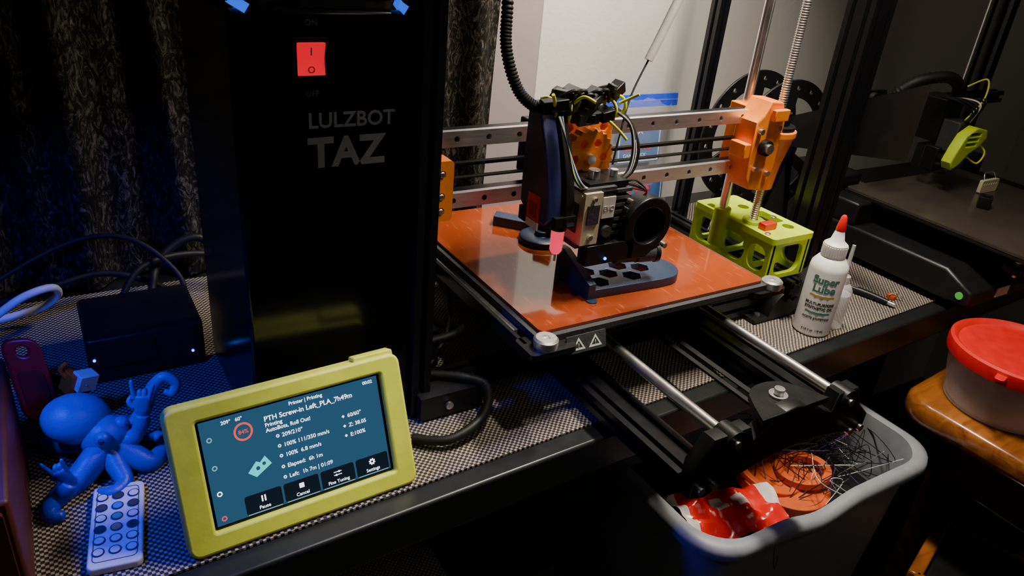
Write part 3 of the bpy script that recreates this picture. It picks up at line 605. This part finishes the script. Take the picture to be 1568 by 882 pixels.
# ------------------------------------------------------------------ zip bag
Z_=obj('zip_storage_bag',(.5,.45,0))
b=B();T=mm((.425,.462,.002),(1,-.02,0),(0,.10,.99),(0,-.99,.10));i0=b.mi('clear');g=[]
for s_ in(1,-1):
    g=[[b.bm.verts.new(T@V((x*.155,z*.195,s_*.010*math.sin(math.pi*x)*math.sin(math.pi*z)**.6+s_*.0003+.001*math.sin(x*20+z*15)))) for x in [i/14 for i in range(15)]] for z in [j/12 for j in range(13)]]
    for A_,C_ in zip(g,g[1:]):
        for i in range(14): b.bm.faces.new((A_[i],A_[i+1],C_[i+1],C_[i])).material_index=i0
b.fin('bag',Z_,ang=180)
b=B();b.plate(rrect(-.001,.176,.156,.197,.002),[],.004,T,'zipblue');b.plate(rrect(-.001,.186,.156,.188,.0005),[],.006,T,'clear');b.fin('zip_strip',Z_)
b=B()
for u,v,w,h in((.030,.080,.095,.085),(.035,.005,.105,.068)):
    b.plate(rrect(u,v,u+w,v+h,.004),[],.004,T@XY(.003),'labelb')
    b.plate(rrect(u+.003,v+.003,u+w-.003,v+h-.003,.003),[rrect(u+.005,v+.005,u+w-.005,v+h-.005,.003)],.0005,T@XY(.0053),'offw')
    cxx,cyy=u+w*.5,v+h*.72;b.plate([(cxx+(.012 if k%2 else .007)*math.cos(k*math.pi/8),cyy+(.012 if k%2 else .007)*math.sin(k*math.pi/8)) for k in range(16)],[ngon(cxx,cyy,.004,10)],.0005,T@XY(.0053),'offw')
    b.text('RED CARD',.014,T@Matrix.Translation((u+.01,v+.024,.0053)),'red',bold=.03);b.text('GAME DECK',.009,T@Matrix.Translation((u+.014,v+.011,.0053)),'offw')
b.fin('printed_cards',Z_)
# ------------------------------------------------------------------ bottles
Bo=obj('lubricant_bottle',(.452,.02,0));b=B()
b.lathe((.452,.02,0),[(0,.001),(.021,.001),(.0235,.004),(.0235,.092),(.0225,.098),(.017,.106),(.0125,.109),(0,.109)],'white')
b.lathe((.452,.02,0),[(0,.109),(.0145,.109),(.0150,.111),(.0145,.125),(.012,.127),(.0085,.130),(.0055,.143),(0,.143)],'white')
for i in range(30):
    a=i*math.pi/15;b.box((.452+.0148*math.cos(a),.02+.0148*math.sin(a),.117),(.001,.0014,.012),'white',(0,0,a))
b.fin('bottle',Bo)
b=B();b.lathe((.452,.02,0),[(0,.143),(.0058,.143),(.006,.146),(.0035,.161),(.002,.163),(0,.163)],'red');b.fin('tip_cap',Bo)
b=B()
def wrap(z0,a0,r=.0237):
    def f(p): 
        a=a0+p.x/r;rr=r+p.z;return V((.452+rr*math.cos(a),.02+rr*math.sin(a),z0+p.y))
    return f
ac=math.atan2(-.526,-.824)
for s,z,sz,c,bo in(('Super',.077,.014,'labelg',.04),('Lube',.065,.0145,'labelg',.04),('MULTI-PURPOSE',.047,.0052,'black',.03),('SYNTHETIC OIL',.041,.0052,'black',.03),('ACEITE SINTETICO',.027,.0042,'black',.02),('4 US fl oz  118 mL',.010,.0038,'black',.01)):
    b.text(s,sz,wrap(z,ac+.1),c,.0001,'CENTER',bo)
for k,(c,z) in enumerate((('labely',.058),('labelg',.0345))):
    b.prism([wrap(z,ac+.1)(V((-.016,0,.0))),wrap(z,ac+.1)(V((-.008,0,.0003))),wrap(z,ac+.1)(V((0,0,.0004))),wrap(z,ac+.1)(V((.008,0,.0003))),wrap(z,ac+.1)(V((.016,0,0)))],(0,0,.003),c)
b.fin('label_print',Bo)
b=B();b.lathe((.488,.018,0),[(0,.001),(.014,.001),(.0155,.003),(.0155,.055),(.012,.062),(.008,.065),(.008,.075),(.003,.078),(.0022,.118),(.0,.118)],'tub')
b.lathe((.488,.018,0),[(0,.003),(.0145,.003),(.0145,.05),(0,.05)],'tub');solo(b,'needle_oiler_bottle',(.487,.018,0))
b=B();b.tube([(.590,.118,.0065),(.612,.06,.0065),(.620,.022,.0065)],[.006,.006,.0055,.004],'black');b.cyl((.620,.024,.0065),(.622,.012,.0065),.003,'steel');b.box((.605,.075,.013),(.003,.02,.001),'steel',(0,0,.3));solo(b,'marker_pen',(.61,.05,0))
b=B();b.plate(ngon(.648,.035,.007,6),[ngon(.648,.035,.004,16)],.006,XY(.0045),'orange2',bev=.0006);b.tube([(.64,.035,.009),(.65,.03,.012),(.655,.022,.006)],.001,'steel');solo(b,'hex_nut',(.645,.035,0))
# ------------------------------------------------------------------ second printer
Q=obj('desktop_3d_printer',(.9,.1,0))
b=B();b.prism([(.70,-.045,.012),(.70,.24,.012),(.70,.24,.058),(.70,.0,.058),(.70,-.045,.036)],(.42,0,0),'black');b.bb(.72,1.1,-.03,.22,.003,.012,'rubber');b.bb(.705,.78,.22,.32,.003,.12,'black');b.bb(.70,.76,.16,.22,.058,.095,'black')
b.bb(1.08,1.15,.22,.32,.003,.12,'black');b.fin('base',Q,bevel=.005)
b=B();b.plate(rrect(.735,-.09,1.06,.215,.008),[],.004,XY(.1),'bedb');b.plate(rrect(.732,-.093,1.063,.218,.01),[],.003,XY(.0955),'black');b.fin('build_plate',Q)
b=B()
for x,y in((.765,-.06),(1.02,-.06),(.765,.18),(1.02,.18)):
    g=[(x+(.0185 if k%2 else .0165)*math.cos(k*math.pi/20),y+(.0185 if k%2 else .0165)*math.sin(k*math.pi/20)) for k in range(40)];b.plate(g,[],.008,XY(.072),'black');b.cyl((x,y,.06),(x,y,.094),.003,'steel')
    b.tube([(x+.006*math.cos(t),y+.006*math.sin(t),.077+.016*t/25) for t in [i*.8 for i in range(32)]],.0008,'steel',res=2,seg=5)
b.bb(.78,1.0,.03,.09,.075,.093,'anod');b.bb(.87,.93,-.08,.2,.06,.075,'anod');b.fin('bed_adjusters',Q)
b=B();b.ext((.762,.27,.1),(.762,.27,1.0),.02,.04,'anod',V((0,1,0)));b.ext((1.12,.27,.1),(1.12,.27,1.0),.04,.02,'anod',V((0,1,0)));b.ext((.762,.27,1.0),(1.12,.27,1.0),.02,.02,'anod',V((0,1,0)))
b.ext((.72,.245,.225),(1.16,.245,.225),.02,.02,'anod',V((0,1,0)));b.fin('frame',Q)
b=B();b.cyl((.80,.275,.12),(.80,.275,.95),.004,'steel');b.cyl((1.085,.275,.12),(1.085,.275,.95),.004,'steel');b.fin('z_screws',Q)
b=B();b.plate(rrect(.735,.205,.785,.255,.008),[],.006,XZ(.228),'black');b.bb(.728,.765,.19,.22,.2,.235,'black')
for x,z in((.745,.215),(.745,.245),(.775,.23)): b.cyl((x,.224,z),(x,.216,z),.008,'rubber');b.cyl((x,.216,z),(x,.213,z),.003,'steel')
b.fin('x_axis_end',Q,bevel=.002)
b=B();b.bb(.885,.935,.18,.232,.175,.245,'black');b.bb(.888,.925,.15,.18,.165,.215,'dgrey');b.cyl((.905,.16,.150),(.905,.16,.162),.012,'alu');b.cyl((.905,.16,.138),(.905,.16,.150),.007,'alu',r2=.002);b.bb(.878,.93,.165,.19,.13,.17,'black');b.fin('tool_carriage',Q,bevel=.002)
b=B();b.plate([(.868,.178),(.880,.200),(.905,.212),(.935,.206),(.942,.193),(.925,.178),(.902,.168),(.885,.152),(.868,.145),(.860,.157)],[rrect(.886,.182,.915,.186,.001),rrect(.886,.190,.918,.194,.001),rrect(.890,.198,.92,.202,.001)],.018,XZ(.138),'lime',bev=.002);b.fin('part_cooling_duct',Q)
b=B();b.tube([(.78,.21,.25),(.80,.19,.275),(.84,.17,.285),(.88,.17,.270),(.9,.18,.245)],.009,'rubber',mod=lambda i:1.06 if i%2 else .92,res=12)
b.tube([(.915,.16,.215),(.93,.15,.25),(.94,.16,.28),(.925,.18,.265)],.0014,'yellow')
for k in range(6): b.tube([(.9+.004*k,.15,.215),(.89+.006*k,.14,.235+.003*k),(.87+.012*k,.16,.250),(.86,.18,.25)],.0014,['rubber','rubber','rubber','offw','rubber','rubber'][k])
b.tube([(.93,.15,.19),(.95,.13,.17),(.94,.13,.15),(.92,.14,.16)],.0015,'yellow');b.fin('cables',Q)
b=B();b.cyl((.699,-.03,.028),(.698,-.03,.028),.0055,'green');b.fin('round_sticker',Q)
b=B();b.bb(.768,.80,-.0465,-.045,.02,.034,'offw');T=mm((.745,-.0925,.099),(1,0,0),(0,0,1),(0,-1,0));b.plate(rrect(0,-.004,.03,.003,.001),[],.001,T,'offw');b.fin('sticker',Q)
b=B();hs=[rrect(.952+.007*k,.116,.956+.007*k,.122,.0008) for k in range(6)];b.plate(rrect(.948,.1025,.998,.124,.002),hs,.006,XZ(.115),'cream');b.tube([(.955,.115,.124),(.96,.12,.134),(.985,.12,.134),(.99,.115,.124)],.001,'steel');solo(b,'binder_clip',(.97,.115,.1),bevel=.0005)
b=B();b.plate(rrect(-.0125,-.009,.0125,.009,.002),[rrect(-.008,-.005,.008,.005,.001)],.018,Matrix.Translation((.885,.07,.1115))@Euler((0,0,.5)).to_matrix().to_4x4(),'black',bev=.0006);solo(b,'black_calibration_cube',(.885,.07,.1))
# ------------------------------------------------------------------ bin
Bi=obj('wastebasket',(.37,-.02,-.75))
def dens(p,z,dip):
    out=[]
    n=len(p)
    for i in range(n):
        a,c=V((*p[i],0)),V((*p[(i+1)%n],0));k=max(1,int((c-a).length/.012))
        for j in range(k):
            q=a.lerp(c,j/k);d=0
            if q.y<-.05: d=dip*(math.cos((q.x-.34)/.075*math.pi)+1)/2 if abs(q.x-.34)<.075 else 0
            out.append((q.x,q.y,z-d))
    return out
x0,y0,x1,y1=.158,-.145,.578,.125
def rg(off,z,dip=.0): 
    base=rrect(x0,y0,x1,y1,.055,8);cx2,cy2=(x0+x1)/2,(y0+y1)/2;hx2,hy2=(x1-x0)/2,(y1-y0)/2
    pts=dens(base,z,dip);return [(cx2+(p[0]-cx2)*(hx2+off)/hx2,cy2+(p[1]-cy2)*(hy2+off)/hy2,p[2]) for p in pts]
b=B();b.loft([rg(-.06,-.748),rg(-.03,-.40),rg(-.015,-.165,.012),rg(-.013,-.150,.012),rg(-.002,-.150,.012),rg(.001,-.143,.012),rg(-.001,-.133,.012),rg(-.008,-.130,.012),rg(-.016,-.132,.012),rg(-.019,-.15,.012),rg(-.035,-.40),rg(-.064,-.74)],'greybin');b.fin('bin_body',Bi,ang=60)
b=B();b.loft([rg(-.04,-.25),rg(-.034,-.215),rg(-.06,-.205),rg(-.12,-.212)],'rubber');b.fin('bin_liner_contents',Bi)
b=B();i0=b.mi('foil');i1=b.mi('foilw');nx,ny=26,14;g=[]
for j in range(ny+1):
    row=[]
    for i in range(nx+1):
        u,v=i/nx-.5,j/ny-.5
        nz=noise.noise(V((u*7,v*5,1.3)))
        row.append(b.bm.verts.new((.272+u*.130+v*.02,-.062+v*.078-u*.03,-.176+.014*math.cos(v*3)+.014*nz+.004*noise.noise(V((u*18,v*16,4))))))
    g.append(row)
for j in range(ny):
    for i in range(nx): b.bm.faces.new((g[j][i],g[j][i+1],g[j+1][i+1],g[j+1][i])).material_index=i1 if (5<j<10 and 5<i<20 and (i//3)%2) or (i<2) or (i>22 and j>4) else i0
solo(b,'snack_wrapper',(.27,-.05,-.19),ang=25,sub=1)
b=B()
for cx3,cy3,z,R_,h,tl in((.388,-.045,-.186,.062,.014,.08),(.415,-.055,-.172,.036,.010,-.12),(.375,-.03,-.172,.047,.007,.16)):
    T=Matrix.Translation((cx3,cy3,z))@Euler((tl,tl*.7,0)).to_matrix().to_4x4();b.lathe(T,[(R_-.010,0),(R_,0),(R_,h),(R_-.010,h),(R_-.010,0)],'orange2',seg=48)
T=Matrix.Translation((.388,-.048,-.181));b.lathe(T,[(0,0),(.054,0),(.054,.006),(0,.006)],'orange2');solo(b,'printed_ring_scraps',(.4,-.05,-.19),bevel=.001)
b=B();r=random.Random(5)
for k in range(80):
    c=V((.465+r.uniform(-.08,.08),-.01+r.uniform(-.07,.06),-.18));pts=[c+V((r.uniform(-.045,.045),r.uniform(-.04,.04),r.uniform(-.015,.045))) for _ in range(4)]
    b.tube(pts,.0006,'purple' if k%9==2 else ('offw' if k%15==4 else 'rubber'),seg=4,res=6)
for k in range(24):
    c=V((.205+r.uniform(-.02,.03),-.08+r.uniform(-.03,.08),-.190));pts=[c+V((r.uniform(-.018,.018),r.uniform(-.025,.025),r.uniform(-.01,.014))) for _ in range(4)];b.tube(pts,.0011,['orange2','cream','yellow','offw','red'][k%5],seg=4,res=6)
b.tube([(.24,-.152,-.135),(.235,-.160,-.15),(.245,-.158,-.165),(.25,-.153,-.15),(.24,-.159,-.142)],.0006,'rubber',seg=4)
b.fin('filament_scraps',Bi)
# under-bench tote
b=B();b.bb(-.15,.13,-.03,.2,-.749,-.36,'dgrey');b.plate(rrect(-.16,-.04,.14,.21,.01),[],.02,XY(-.35),'greybin',bev=.003);b.bb(-.05,.05,-.044,-.03,-.40,-.345,'dgrey');solo(b,'storage_tote',(0,.1,-.75),bevel=.004)
# ------------------------------------------------------------------ wooden side table
W_=obj('wooden_side_table',(1.0,-.2,-.08))
poly=[(.582,-.33),(.575,-.10)]+[(.575+.04*(1-math.cos(t)),-.10+.045*math.sin(t)) for t in [i*math.pi/2/6 for i in range(1,7)]]+[(.80,-.035),(1.35,.0),(1.35,-.33)]
b=B();b.plate(poly,[],.036,XY(-.098),'wood',bev=.012);b.fin('top',W_)
b=B();b.prism([(.615,-.31,-.1165),(.615,-.09,-.1165),(1.3,-.06,-.1165),(1.3,-.31,-.1165)],(0,0,-.075),'dwood')
for x,y in((.86,-.28),(.76,-.085),(1.27,-.28),(1.27,-.09)): b.bb(x-.02,x+.02,y-.02,y+.02,-.75,-.19,'dwood')
b.fin('apron_and_legs',W_,bevel=.003)
Fc=obj('food_container',(.665,-.14,-.08));c=(.675,-.142,0)
b=B();b.lathe(c,[(0,-.0795),(.066,-.0795),(.070,-.077),(.081,-.02),(.082,.0),(.080,.0),(.079,-.02),(.068,-.074),(0,-.077)],'tub',seg=64);b.fin('tub',Fc)
b=B();b.lathe(c,[(.0825,-.010),(.087,-.010),(.088,.0),(.087,.007),(.083,.009),(.079,.007),(.076,.003),(0,.0035)],'red',seg=64)
b.plate(rrect(-.012,-.006,.012,.006,.004),[],.003,Matrix.Translation((c[0]-.088,c[1]-.02,.002))@Euler((0,0,.25)).to_matrix().to_4x4(),'red',bev=.0008);b.fin('lid',Fc)
# stool
St=obj('wooden_footstool',(.65,-.3,-.3));E1=V((-.956,-.294,0));E2=V((.294,-.956,0));K=V((.702,-.132,-.3))
b=B()
def bar(p,q,w,h):
    d=(q-p).normalized();b.box((p+q)/2-V((0,0,h/2)),((q-p).length,w,h),'owood',Matrix((d,V((-d.y,d.x,0)),V((0,0,1)))).transposed())
L1,L2=.16,.34
bar(K,K+E1*L1,.018,.022);bar(K,K+E2*L2,.018,.022);bar(K+E1*L1,K+E1*L1+E2*L2,.018,.022);bar(K+E2*L2,K+E1*L1+E2*L2,.018,.022)
for u in(.012,L1-.012):
    for v in(.012,L2-.012):
        p=K+E1*u+E2*v;b.box((p.x,p.y,-.54),(.024,.024,.42),'owood',(0,0,.3))
b.fin('frame',St,bevel=.003)
b=B();p=K+E1*L1/2+E2*L2/2;b.box((p.x,p.y,-.318),(L1-.02,L2-.02,.02),'black',Matrix((-E1,-E2,V((0,0,1)))).transposed());b.fin('seat_pad',St,bevel=.004)
# ------------------------------------------------------------------ lights
def place(o,loc,to):
    COL.objects.link(o);o.location=(loc[0],loc[1],loc[2]+ZO);d=V(to)-V(loc);o.rotation_euler=d.to_track_quat('-Z','Y').to_euler();return o
def area(name,loc,to,sx,sy,pw,col,spread=180):
    l=bpy.data.lights.new(name,'AREA');l.shape='RECTANGLE';l.size=sx;l.size_y=sy;l.energy=pw;l.color=col;l.spread=math.radians(spread)
    return place(bpy.data.objects.new(name,l),loc,to)
def spot(name,loc,to,ang,blend,pw,col,r=.02):
    l=bpy.data.lights.new(name,'SPOT');l.spot_size=math.radians(ang);l.spot_blend=blend;l.energy=pw;l.color=col;l.shadow_soft_size=r
    return place(bpy.data.objects.new(name,l),loc,to)
area('led_strip_light',(.36,.0,.90),(.26,.03,0),.30,.05,7.2,(1,.89,.74),115)
area('wall_wash_light',(.40,.28,.80),(.36,.50,.22),.22,.04,3.6,(1,.94,.84),105)
spot('front_fill_light',(.04,-.22,.95),(-.10,-.03,0),28,.7,18,(1,.92,.8))  # unseen fill light, added to brighten the touchscreen case and front liner
spot('blue_led_light',(-.50,.02,.32),(-.37,.13,.02),110,.5,6.5,(.004,.035,1))
area('room_bounce_light',(.6,-1.3,1.4),(.5,0,0),.6,.6,1.8,(1,.9,.8))
w=bpy.data.worlds.new('w');bpy.context.scene.world=w;w.use_nodes=True;w.node_tree.nodes['Background'].inputs[0].default_value=(.02,.02,.025,1);w.node_tree.nodes['Background'].inputs[1].default_value=.1
# ------------------------------------------------------------------ camera
zc=V((-.491,-.743,.454)).normalized();yc=V((.166,.432,.887));yc=(yc-zc*yc.dot(zc)).normalized();xc=yc.cross(zc)
cd=bpy.data.cameras.new('camera');cd.sensor_width=36;cd.lens=26.86;cd.clip_start=.01
co=bpy.data.objects.new('camera',cd);COL.objects.link(co);co.matrix_world=mm((-.372,-.506,.473+ZO),xc,yc,zc);bpy.context.scene.camera=co
